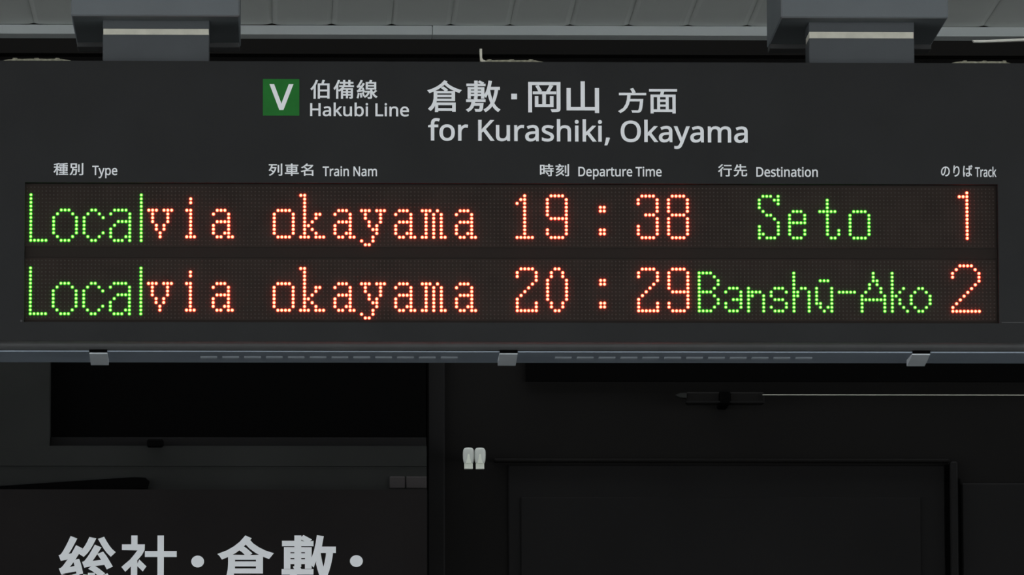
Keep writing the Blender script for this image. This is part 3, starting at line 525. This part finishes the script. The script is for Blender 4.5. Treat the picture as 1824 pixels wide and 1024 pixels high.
# ------------------------------------------------------------------ two milky plastic caps on the wall
def cap(px, py_top, tilt_label, group, lab):
    Yc = 3.30
    k = (mX(px + 1, 815, Yc) - mX(px, 815, Yc))       # metres per pixel there
    cx, zt_ = mX(px, 815, Yc), mZ(py_top, px, Yc)
    root = thing('plastic_cap', (cx, Yc, zt_ - 40 * k), lab, 'cap', group)
    # shell: rounded egg-like tube, flattened, open shoulder at the neck
    rows = [(0.0, 4.5), (0.7, 6.6), (2.2, 8.3), (4.5, 9.4), (8, 10.0), (13, 10.1), (19, 9.9), (24, 9.3), (27, 8.4), (28.6, 7.6)]
    n = 24
    vs_, fs_ = [], []
    for dy, r in rows:
        for i in range(n):
            t = i * math.tau / n
            c, s = math.cos(t), math.sin(t)
            ex = 0.8
            vs_.append((cx + r * k * math.copysign(abs(c) ** ex, c), Yc + 0.55 * r * k * s, zt_ - dy * k))
    for j in range(len(rows) - 1):
        for i in range(n):
            fs_.append((j * n + i, j * n + (i + 1) % n, (j + 1) * n + (i + 1) % n, (j + 1) * n + i))
    fs_.append(tuple(range(n)))
    fs_.append(tuple((len(rows) - 1) * n + i for i in range(n)))
    part(MB().add(vs_, fs_), 'shell', M['plastic'], root, smooth=True)
    part(MB().box(cx - 7.6 * k, cx + 7.4 * k, Yc - 5 * k, Yc + 5 * k, zt_ - 38.5 * k, zt_ - 28.3 * k, bev=0.8 * k), 'neck', M['plastic2'], root, 'whiter square neck')
    # raised tongue: a narrow wedge widening down to the neck
    Yf = Yc - 0.55 * 10.1 * k
    w = [(-1.5, 12), (1.5, 12), (2.6, 20), (5.2, 28.4), (-5.2, 28.4), (-2.6, 20)]
    part(MB().extrude_y([(cx + x * k, zt_ - y * k) for x, y in w], Yf - 0.9 * k, Yf + 5 * k), 'tongue', M['plastic2'], root, 'whiter raised tongue')
    # mounting peg into the wall
    part(MB().box(cx - 3 * k, cx + 3 * k, Yc + 0.004, WY, zt_ - 18 * k, zt_ - 12 * k), 'peg', M['dark'], root)


cap(834.6, 797.2, 0, 'milky plastic caps on the dark wall', 'small milky plastic cap on the dark wall, left of the touching pair')
cap(855.0, 797.4, 0, 'milky plastic caps on the dark wall', 'small milky plastic cap on the dark wall, right of the touching pair')

# thin pale wire and the dim rail with its clamp, right half below the board
RY = 3.30
zl = mZ(703.5, 1590, RY)
wr = thing('stretched_wire', (mX(1590, 703, RY), RY, zl), 'thin pale wire stretched level across the dark wall below the board', 'wire')
rr = 0.0009
part(MB().extrude_x([(RY + rr * math.cos(t * math.tau / 8), zl + rr * math.sin(t * math.tau / 8)) for t in range(8)], mX(1355, 703, RY), mX(2600, 703, RY)), 'strand', M['wire'], wr)
part(MB().box(mX(1352, 703, RY), mX(1358, 703, RY), RY - 0.002, WY, zl - 0.0025, zl + 0.0025), 'anchor', M['dark'], wr)
for x in (2500,):
    part(MB().box(mX(x, 703, RY), mX(x + 8, 703, RY), RY - 0.002, WY, zl - 0.003, zl + 0.003), 'anchor', M['dark'], wr)
cl = thing('wall_rail', (mX(1295, 714, RY), RY, mZ(720, 1295, RY)), 'dim dark rail with a pointed pale tip on the wall left of the thin wire', 'rail')
part(MB().box(mX(1222, 714, RY), mX(1283, 714, RY), RY, RY + 0.03, mZ(719, 1295, RY), mZ(698, 1295, RY), bev=0.003), 'rail_body', M['dark'], cl)
part(MB().box(mX(1299, 714, RY), mX(1362, 714, RY), RY, RY + 0.03, mZ(719, 1295, RY), mZ(698, 1295, RY), bev=0.003), 'rail_body', M['dark'], cl)
part(MB().box(mX(1222, 714, RY), mX(1283, 714, RY), RY - 0.006, RY, mZ(717.5, 1295, RY), mZ(714.5, 1295, RY)), 'lip', M['dark2'], cl)
part(MB().box(mX(1299, 714, RY), mX(1362, 714, RY), RY - 0.006, RY, mZ(717.5, 1295, RY), mZ(714.5, 1295, RY)), 'lip', M['dark2'], cl)
part(MB().box(mX(1282, 714, RY), mX(1300, 714, RY), RY - 0.01, WY, mZ(721, 1295, RY), mZ(696, 1295, RY), bev=0.003), 'clamp', M['black'], cl)
part(MB().extrude_y([(mX(x, y, RY), mZ(y, x, RY)) for x, y in ((1203, 704.3), (1211, 700.5), (1223, 700), (1223, 709), (1210, 708))], RY - 0.008, RY + 0.02),
     'tip', M['case'], cl, 'paler pointed tip')

# ------------------------------------------------------------------ departure board
XL, XR = mX(-260), mX(2090)
z_top, z_f, z_b = mZ(110.2), mZ(608), mZ(627.6)
wx0, wx1 = mX(43.5, 450), mX(1778.5, 450)
wz0, wz1 = mZ(574.6, 912), mZ(326.5, 912)
DEP = 0.155
board = thing('departure_board', ((XL + XR) / 2, DEP / 2, z_b),
              'long charcoal train departure board with white headings and two rows of lit LED text', 'departure board')
RD = 0.010                                            # how deep the display sits
# cabinet body behind the front sheet
part(MB().box(XL, XR, 0.020, DEP, z_b + 0.006, z_top - 0.001, bev=0.003), 'cabinet', M['cabinet'], board)
# front sheet with the display opening cut out, in one piece
fr = MB()
o = [(XL, z_top), (XR, z_top), (XR, z_f), (XL, z_f)]
i_ = [(wx0, wz1), (wx1, wz1), (wx1, wz0), (wx0, wz0)]
vv = [(x, 0.0, z) for x, z in o] + [(x, 0.0, z) for x, z in i_] + [(x, 0.020, z) for x, z in o] + [(x, 0.020, z) for x, z in i_]
ff = []
for q in range(4):
    r_ = (q + 1) % 4
    ff += [(q, r_, 4 + r_, 4 + q), (8 + q, 12 + q, 12 + r_, 8 + r_), (q, 8 + q, 8 + r_, r_), (4 + q, 4 + r_, 12 + r_, 12 + q)]
fr.add(vv, ff)
front = part(fr, 'front_sheet', M['face'], board)
# seam line of the service cover, right of the display and the little screw at its left
zs = mZ(574.6, 1800)
sub(MB().box(wx1 + 0.004, XR - 0.001, -0.0014, 0.001, zs - 0.0006, zs + 0.0006), 'seam_bead', M['cabinet'], front)
sub(disc(MB(), 38, 571.5, 4, 4, 0.0, 0.0012, 12), 'screw', M['cabinet'], front)
# rolled bottom edge
pr = [(0.020, z_f), (0.0, z_f)]
for k in range(9):
    t = k / 8
    pr.append((-0.0062 * math.sin(t * math.pi) ** 0.8 * (1 - 0.25 * t) - 0.0, z_f - (z_f - z_b - 0.0024) * t * 0.99))
pr += [(0.006, z_b + 0.0022), (0.020, z_b + 0.0022)]
part(MB().extrude_x(pr, XL, XR), 'rolled_edge', M['cabinet'], board)
# underside: painted pan with a front lip
part(MB().extrude_x([(-0.0006, z_b + 0.0020), (-0.0009, z_b + 0.0010), (-0.0010, z_b), (DEP - 0.002, z_b), (DEP - 0.002, z_b + 0.0059), (0.021, z_b + 0.0059), (0.021, z_b + 0.0020)],
                    XL + 0.001, XR - 0.001), 'bottom_pan', M['bottom'], board, 'blue-grey underside panel')
pan = [c for c in board.children if c.name.startswith('bottom_pan')][0]
# louvre slots under the cabinet, two runs
kk = mX(501, 637) - mX(500, 637)
vent0 = None
for x_first, n_ in ((372, 12), (1003, 12)):
    for j in range(n_):
        px = x_first + j * 38.9
        if vent0 is None:
            mbv = MB()
            hw = 15 * kk
            prv = [(-0.009, 0.0), (-0.006, -0.0018), (0.004, -0.0026), (0.009, 0.0)]
            mbv.extrude_x(prv, -hw, hw)
            vent0 = mbv.build('vent_slot', M['vent'], pan)
            v_ = vent0
        else:
            v_ = vent0.copy()
            COL.objects.link(v_)
        v_.location = (mX(px, 637, 0.075), 0.070, z_b)
# three latches, hooked under the pan
for px in (175, 906, 1641):
    x = mX(px, 628.5)
    w = 16.0 * kk
    lt = part(MB().extrude_x([(0.003, z_b - 0.0006), (0.0035, z_b - 0.0028), (0.060, z_b - 0.0082), (0.096, z_b - 0.0108), (0.100, z_b - 0.0098), (0.100, z_b - 0.0006)], x - w, x + w), 'latch', M['latch'], board, 'pale grey latch under the board')
    sub(MB().box(x - w * 1.0, x + w * 1.0, -0.0025, 0.0035, z_b - 0.0008, z_b + 0.0036), 'latch_shadow_bar', M['black'], lt)  # black bar standing in for the shadow line above the latch

# --- display
LZ = RD
x00, x255 = mX(48.5, 333.4, LZ), mX(1768.9, 336.4, LZ)
PX = (x255 - x00) / 255.0
zr1, zr1b = mZ(333.5, 48.5, LZ), mZ(333.5 + 12 * 6.757 + 2 * 6.757, 48.5, LZ)
PZ = (zr1 - zr1b) / 14.0
zr2 = mZ(463.9, 48.5, LZ)
# dark liner between and around the two LED modules
part(MB().box(wx0 + 0.0004, wx1 - 0.0004, LZ + 0.0012, 0.0198, wz0 + 0.0004, wz1 - 0.0004), 'display_liner', M['led_band'], board)
part(MB().box(wx0 + 0.001, wx1 - 0.001, LZ - 0.0004, LZ + 0.001, zr2 + PZ * 0.9, zr1 - 15.9 * PZ), 'display_divider', M['led_band'], board)

GRID = {
    # colour, rows -> columns, per character
    0: [],
    1: [],
}
def rng(a_, b_): return list(range(a_, b_ + 1))
def colrun(c, r0, r1): return [(c, r) for r in range(r0, r1 + 1)]
def rowrun(r, *cs): return [(c, r) for c in cs]
def mv(pts_, dc): return [(c + dc, r) for c, r in pts_]

cL = colrun(1, 2, 14) + rowrun(14, 2, 3, 4, 5)
co = rowrun(6, 9, 10, 11) + rowrun(7, 8, 12) + colrun(7, 8, 12) + colrun(13, 8, 12) + rowrun(13, 8, 12) + rowrun(14, 9, 10, 11)
cc = rowrun(6, 17, 18) + rowrun(7, 16, 19) + colrun(15, 8, 12) + [(20, 8), (20, 12)] + rowrun(13, 16, 19) + rowrun(14, 17, 18)
ca = rowrun(6, 23, 24, 25, 26) + [(22, 7)] + colrun(27, 7, 14) + rowrun(9, 24, 25, 26) + [(23, 10)] + colrun(22, 11, 13) + [(26, 13)] + rowrun(14, 23, 24, 25)
cl_ = colrun(30, 2, 14)
rv = rowrun(6, 32, 33, 34, 36, 37, 38) + colrun(33, 7, 9) + colrun(37, 7, 9) + rowrun(10, 34, 36) + rowrun(11, 34, 36) + rowrun(12, 35) + rowrun(13, 35)
ri = [(43, 3), (43, 4)] + rowrun(6, 42) + colrun(43, 6, 13) + rowrun(13, 42, 44)
ra = rowrun(6, 50, 51, 52) + [(49, 7)] + colrun(53, 7, 13) + rowrun(9, 50, 51, 52) + colrun(49, 10, 12) + [(52, 12)] + rowrun(13, 50, 51, 54)
ro = rowrun(6, 66, 67, 68, 69) + colrun(65, 7, 12) + colrun(70, 7, 12) + rowrun(13, 66, 67, 68, 69)
rk = [(72, 2)] + colrun(73, 2, 13) + [(72, 13), (74, 13), (74, 10), (75, 9), (75, 11), (76, 8), (76, 7), (77, 7), (76, 12), (76, 13), (77, 13), (78, 13)]
ry = rowrun(6, 88, 89, 90, 92, 93, 94) + colrun(89, 7, 8) + colrun(93, 7, 9) + [(90, 9), (90, 10), (92, 10), (91, 11), (92, 11), (92, 12), (91, 13), (91, 14), (88, 14), (89, 15), (90, 15)]
rm = rowrun(6, 104, 105, 106, 108) + colrun(105, 7, 13) + colrun(107, 7, 13) + colrun(109, 7, 13) + rowrun(13, 104, 110)
via = [('v', rv), ('i', ri), ('a', ra), ('o', ro), ('k', rk), ('a', mv(ra, 32)), ('y', ry), ('a', mv(ra, 48)), ('m', rm), ('a', mv(ra, 64))]
loc_ = [('L', cL), ('o', co), ('c', cc), ('a', ca), ('l', cl_)]
n1 = colrun(131, 2, 13) + [(130, 3), (129, 4)] + rowrun(13, 129, 130, 132, 133)
n9 = rowrun(2, 138, 139, 140, 141) + colrun(137, 3, 7) + colrun(142, 3, 12) + rowrun(8, 138, 139, 140, 141) + colrun(137, 11, 12) + rowrun(13, 138, 139, 140, 141)
nc = [(c, r) for c in (151, 152) for r in (5, 6, 11, 12)]
n3 = rowrun(2, 162, 163, 164, 165) + colrun(161, 3, 4) + colrun(166, 3, 6) + rowrun(7, 163, 164, 165) + colrun(166, 8, 12) + colrun(161, 10, 12) + rowrun(13, 162, 163, 164, 165)
n8 = rowrun(2, 170, 171, 172, 173) + colrun(169, 3, 6) + colrun(174, 3, 6) + rowrun(7, 170, 171, 172, 173) + colrun(169, 8, 12) + colrun(174, 8, 12) + rowrun(13, 170, 171, 172, 173)
n2 = rowrun(2, 130, 131, 132, 133) + colrun(129, 3, 4) + colrun(134, 3, 5) + [(133, 6), (132, 7), (131, 8), (130, 9)] + colrun(129, 10, 13) + rowrun(13, 130, 131, 132, 133, 134) + colrun(134, 11, 12)
n0 = rowrun(2, 139, 140) + colrun(138, 3, 4) + colrun(141, 3, 4) + colrun(137, 5, 10) + colrun(142, 5, 10) + colrun(138, 11, 12) + colrun(141, 11, 12) + rowrun(13, 139, 140)
gS = rowrun(2, 194, 195, 196, 198) + [(193, 3), (197, 3), (198, 3), (193, 4), (198, 4), (193, 5), (194, 6), (195, 7), (196, 7), (197, 8)] + colrun(198, 9, 12) + colrun(193, 10, 13) + [(194, 12)] + rowrun(13, 195, 196, 197)
ge = rowrun(6, 202, 203, 204) + colrun(201, 7, 12) + colrun(205, 7, 9) + rowrun(9, 202, 203, 204) + colrun(205, 11, 12) + rowrun(13, 202, 203, 204)
gt = colrun(211, 3, 12) + rowrun(6, 209, 210, 212, 213) + colrun(214, 11, 12) + rowrun(13, 212, 213)
go = rowrun(6, 218, 219, 220, 221) + colrun(217, 7, 12) + colrun(222, 7, 12) + rowrun(13, 218, 219, 220, 221)
t1 = colrun(248, 1, 13) + rowrun(2, 246, 247)
gB = colrun(177, 3, 13) + rowrun(3, 178, 179, 180) + [(181, 4), (182, 5), (182, 6), (181, 7)] + rowrun(8, 178, 179, 180) + [(181, 9), (182, 10), (182, 11), (181, 12)] + rowrun(13, 178, 179, 180)
ga = rowrun(7, 185, 186, 187) + [(184, 8)] + colrun(188, 8, 12) + rowrun(10, 186, 187) + colrun(184, 11, 12) + rowrun(13, 185, 186, 187)
gn = colrun(190, 7, 13) + rowrun(8, 191, 192, 193) + [(191, 9)] + colrun(194, 9, 13)
gs = rowrun(7, 197, 198, 199) + colrun(196, 8, 9) + [(200, 8)] + rowrun(10, 197, 198, 199) + colrun(200, 11, 12) + [(196, 12)] + rowrun(13, 197, 198, 199)
gh = colrun(202, 3, 13) + colrun(203, 8, 9) + rowrun(7, 204, 205) + colrun(206, 8, 13)
gu = rowrun(5, 209, 210, 211) + colrun(208, 7, 11) + colrun(209, 11, 12) + [(211, 12), (210, 13)] + colrun(212, 7, 13)
gd = rowrun(8, 214, 215, 216, 217, 218)
gA = colrun(223, 3, 5) + colrun(224, 5, 6) + colrun(222, 6, 7) + colrun(225, 7, 8) + [(221, 8)] + colrun(220, 9, 13) + colrun(226, 9, 13) + rowrun(10, 221, 222, 223, 224, 225)
gk = colrun(228, 3, 13) + [(229, 9), (230, 8), (231, 7), (230, 10), (230, 11), (231, 12), (232, 13)]
gO = rowrun(7, 235, 236) + rowrun(8, 234, 237) + colrun(233, 9, 11) + colrun(238, 9, 11) + rowrun(12, 234, 237) + rowrun(13, 235, 236)
t2 = rowrun(1, 246, 247, 248, 249) + rowrun(2, 245, 250) + colrun(244, 3, 4) + colrun(251, 3, 5) + [(250, 6), (249, 7), (248, 8), (247, 9), (246, 10), (245, 11)] + colrun(244, 12, 13) + rowrun(13, 245, 246, 247, 248, 249, 250, 251)

ROWS = [
    (zr1, [('green', c_, p_) for c_, p_ in loc_] + [('red', c_, p_) for c_, p_ in via] +
     [('red', '1', n1), ('red', '9', n9), ('red', 'colon dot', nc[0:2] + nc[4:6]), ('red', 'colon dot', nc[2:4] + nc[6:8]), ('red', '3', n3), ('red', '8', n8)] +
     [('green', 'S', gS), ('green', 'e', ge), ('green', 't', gt), ('green', 'o', go), ('red', '1', t1)]),
    (zr2, [('green', c_, p_) for c_, p_ in loc_] + [('red', c_, p_) for c_, p_ in via] +
     [('red', '2', n2), ('red', '0', n0), ('red', 'colon dot', nc[0:2] + nc[4:6]), ('red', 'colon dot', nc[2:4] + nc[6:8]), ('red', '2', mv(n2, 32)), ('red', '9', mv(n9, 32))] +
     [('green', 'B', gB), ('green', 'a', ga), ('green', 'n', gn), ('green', 's', gs), ('green', 'h', gh), ('green', 'u with a bar', gu),
      ('green', 'dash', gd), ('green', 'A', gA), ('green', 'k', gk), ('green', 'o', gO), ('red', '2', t2)]),
]

def dome(mb, x, z, y, rings, n, mis):
    """rings: (radius, height towards the viewer) from rim to tip"""
    vs_, fs_, ms_ = [], [], []
    for r, h in rings:
        for i in range(n):
            t = (i + 0.5) * math.tau / n
            vs_.append((x + r * math.cos(t), y - h, z + r * math.sin(t)))
    for j in range(len(rings) - 1):
        for i in range(n):
            fs_.append((j * n + i, (j + 1) * n + i, (j + 1) * n + (i + 1) % n, j * n + (i + 1) % n)[::-1])
            ms_.append(mis[j])
    fs_.append(tuple((len(rings) - 1) * n + i for i in range(n)))
    ms_.append(mis[-1])
    b = len(mb.v)
    mb.v += vs_
    mb.f += [tuple(b + i for i in f) for f in fs_]
    mb.m += ms_


for ridx, (zr, chars) in enumerate(ROWS):
    pnl = MB().box(x00 - PX * 0.62, x255 + PX * 0.62, LZ, LZ + 0.0011, zr - 15.62 * PZ, zr + 0.62 * PZ)
    panel = part(pnl, 'led_panel', M['led_board'], board,
                 ('upper dot-matrix LED row', 'lower dot-matrix LED row')[ridx])
    lit = set()
    for colour, name, pts_ in chars:
        pts_ = sorted(set(pts_))
        lit |= set(pts_)
        mb = MB()
        for c, r in pts_:
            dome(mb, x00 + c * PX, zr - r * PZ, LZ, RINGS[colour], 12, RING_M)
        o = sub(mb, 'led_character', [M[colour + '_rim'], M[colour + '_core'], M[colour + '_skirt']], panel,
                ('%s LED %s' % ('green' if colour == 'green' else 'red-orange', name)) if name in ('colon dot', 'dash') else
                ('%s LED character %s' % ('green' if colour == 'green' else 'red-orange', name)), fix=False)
    mb = MB()
    for c in range(256):
        for r in range(16):
            if (c, r) not in lit:
                dome(mb, x00 + c * PX, zr - r * PZ, LZ, ((0.00125, 0.0), (0.0009, 0.0007)), 6, (0, 0))
    o = sub(mb, 'unlit_leds', M['led_off'], panel, fix=False)
    o['kind'] = 'stuff'

# --- printed headings
badge = part(MB().box(mX(468.3, 173), mX(533.2, 173), -0.0005, 0.0001, mZ(205.9, 500), mZ(140.9, 500)), 'line_badge', M['green'], board, 'green square line badge with a white V')
sub(fit(MB(), GLYPH_L, 'V', 479.9, 522.6, 149.9, 195.8, -0.0006), 'badge_letter', M['letter'], badge, 'white letter V')

def heading(tbl, text, x0, x1, y0, y1, slope=0.0, ref=None):
    return part(fit(MB(), tbl, text, x0, x1, y0, y1, 0.0, slope, ref=ref), 'lettering', M['letter'], board, 'white lettering ' + text)

heading(GLYPH_J, '伯備線', 552.9, 672.6, 142, 176)
heading(GLYPH_L, 'Hakubi Line', 552.4, 728.5, 184.2, 206.6, -0.001, ref='H')
big = MB()
for ch, x0, x1, y0, y1 in (('倉', 760.8, 822.6, 142.8, 199.6), ('敷', 829.7, 891.5, 143.4, 199.8),
                           ('岡', 940.9, 998.4, 146.0, 200.2), ('山', 1009.2, 1067.2, 144.9, 201.2)):
    fit(big, GLYPH_J, ch, x0, x1, y0, y1)
big.box(mX(910.7, 172), mX(920.9, 172), -0.0004, 0.0001, mZ(176.9, 915), mZ(167.0, 915))
part(big, 'lettering', M['letter'], board, 'white lettering 倉敷・岡山')
fm = MB()
fit(fm, GLYPH_J, '方', 1101, 1151.2, 156.7, 201.6)
fit(fm, GLYPH_J, '面', 1156.3, 1206.2, 158.6, 202.0)
part(fm, 'lettering', M['letter'], board, 'white lettering 方面')
heading(GLYPH_L, 'for Kurashiki, Okayama', 762.6, 1331.8, 214.8, 251.4, -0.0046, ref='K')
heading(GLYPH_J, '種別', 95.4, 148.3, 290.2, 312.2)
heading(GLYPH_L, 'Type', 164.4, 208.9, 295.2, 311.6, ref='T')
heading(GLYPH_J, '列車名', 478.4, 558.2, 291.2, 313.2)
heading(GLYPH_L, 'Train Nam', 574.8, 671.4, 296.5, 313.4, ref='T')
heading(GLYPH_J, '時刻', 961.8, 1013.6, 292, 314)
heading(GLYPH_L, 'Departure Time', 1030.2, 1178.6, 297.2, 313.8, ref='D')
heading(GLYPH_J, '行先', 1279, 1331, 292.4, 314.6)
heading(GLYPH_L, 'Destination', 1347.3, 1456.8, 297.8, 314.6, ref='D')
heading(GLYPH_J, 'のりば', 1676.2, 1732.4, 294, 314.8)
heading(GLYPH_L, 'Track', 1737, 1774.9, 298, 314.8, ref='T')

# ------------------------------------------------------------------ hangers: grey posts with a cream spacer, rising into ceiling boxes
def hanger(p0, p1, side, lab, grp):
    Yp, Dp = 0.020, 0.075
    x0, x1 = mX(p0, 80, Yp), mX(p1, 80, Yp)
    pc = (p0 + p1) / 2
    za, zb_, zc = z_top - 0.0012, mZ(61.4 + (pc > 900) * 6.4 * 1.0 - 0, pc, Yp), mZ(51.4 + (pc > 900) * 5.6, pc, Yp)
    bz0 = box_bottom[side]
    root = thing('hanger_post', ((x0 + x1) / 2, Yp + Dp / 2, za), lab, 'hanger', grp)
    part(MB().box(x0, x1, Yp, Yp + Dp, za, zb_, bev=0.0012), 'lower_sleeve', M['post'], root)
    part(MB().box(x0 + 0.0008, x1 - 0.0008, Yp + 0.0010, Yp + Dp - 0.001, zb_ - 0.001, zc + 0.001), 'spacer', M['cream'], root, 'bare cream spacer band')
    part(MB().box(x0, x1, Yp, Yp + Dp, zc, bz0 + 0.0015, bev=0.0012), 'upper_sleeve', M['post'], root)
    # base flange on the board top, hidden edge
    return root


BOXY = -0.025
box_bottom = {'l': mZ(28.6, 280, BOXY), 'r': mZ(32.0, 1540, BOXY)}
BD = 0.315
for side, (b0, b1), lab in (('l', (126.5, 426.5), 'grey ceiling box above the left hanger post'), ('r', (1391, 1689), 'grey ceiling box above the right hanger post')):
    X0, X1 = mX(b0, 15, BOXY), mX(b1, 15, BOXY)
    zb_ = box_bottom[side]
    root = thing('ceiling_box', ((X0 + X1) / 2, BOXY + BD / 2, zb_), lab, 'ceiling box', 'grey boxes the board hangs from')
    part(MB().box(X0, X1, BOXY, BOXY + BD, zb_, ceil_z + 0.001, bev=0.0022), 'casing', M['hanger'], root)
    Yl = BOXY + BD - 0.045
    part(MB().box(X0 + 0.0015, X1 - 0.0015, Yl, BOXY + BD + 0.001, zb_ - 0.0080, zb_ + 0.001, bev=0.001), 'rear_lip', M['cabinet'], root)
hanger(183, 372.5, 'l', 'grey hanger post with a cream band at the left of the board top', 'posts carrying the board')
hanger(1441, 1628.5, 'r', 'grey hanger post with a cream band at the right of the board top', 'posts carrying the board')

# ------------------------------------------------------------------ weathered mounting plates on the board top
def plate(px0, px1, py_edge, bolts, lab, bend=False):
    Yq = 0.006
    kq = mX(501, 100, Yq) - mX(500, 100, Yq)
    x0, x1 = mX(px0, 105, Yq), mX(px1, 105, Yq)
    zt_ = z_top + 0.0
    root = thing('mounting_plate', ((x0 + x1) / 2, Yq + 0.03, zt_), lab, 'plate', 'cream plates on the board top')
    n = 14
    prf = [(x0, zt_ - 0.0002)]
    for i in range(n + 1):
        t = i / n
        e = min(1, min(t, 1 - t) * 7)
        prf.append((x0 + (x1 - x0) * t, zt_ + (1.2 + 3.0 * e + random.uniform(-0.4, 0.4)) * kq))
    prf.append((x1, zt_ - 0.0002))
    part(MB().extrude_y(prf, Yq, Yq + 0.04), 'plate_body', M['aged'], root)
    for b in bolts:
        xb = x0 + (x1 - x0) * b
        hexp = [(xb + 4.2 * kq * math.cos(i * math.tau / 6), zt_) for i in range(6)]
        mbb = MB()
        vs_ = []
        for h in (0.0, 6.6 * kq):
            for i in range(6):
                t = i * math.tau / 6
                vs_.append((xb + 4.4 * kq * math.cos(t), Yq + 0.008 + 4.4 * kq * math.sin(t), zt_ + h))
        mbb.add(vs_, [(i, (i + 1) % 6, 6 + (i + 1) % 6, 6 + i) for i in range(6)] + [tuple(range(6)), tuple(range(6, 12))])
        part(mbb, 'bolt', M['aged'], root)
    if bend:
        zb1 = mZ(87, 856, Yq)
        kx = kq
        pr_ = [(x0, zb1), (x0 + 4.2 * kx, zb1), (x0 + 4.2 * kx, zt_ + 8 * kx), (x0 + 6.5 * kx, zt_ + 4.6 * kx), (x0 + 10 * kx, zt_ + 3.4 * kx),
               (x0 + 10 * kx, zt_), (x0 + 4 * kx, zt_), (x0 + 1 * kx, zt_ + 4 * kx)]
        part(MB().extrude_y(pr_, Yq - 0.001, Yq + 0.02), 'upturned_arm', M['cream'], root, 'arm bent straight up')


plate(6, 126, 107, (0.17, 0.49, 0.80), 'weathered cream mounting plate on the board top, left of the left hanger post')
plate(854.5, 969, 108, (0.15, 0.5, 0.8), 'weathered cream mounting plate with an upturned arm, middle of the board top', True)
plate(1694, 1800, 110, (0.24, 0.57, 0.90), 'weathered cream mounting plate on the board top, right of the right hanger post')

# bright tilted strip tucked under the fascia, top right
QY = CEIL_Y - 0.02
qs = [(1732, 71.2), (1735, 74.6), (1748, 74.9), (2100, 62.5), (2100, 59.5), (1824, 68.2), (1760, 71.0)]
tag(MB().extrude_y([(mX(x, y, QY), mZ(y, x, QY)) for x, y in qs], QY, QY + 0.012).build('batten_strip', M['strip']),
    'bright white strip tilted under the white fascia near the right hanger', 'strip')
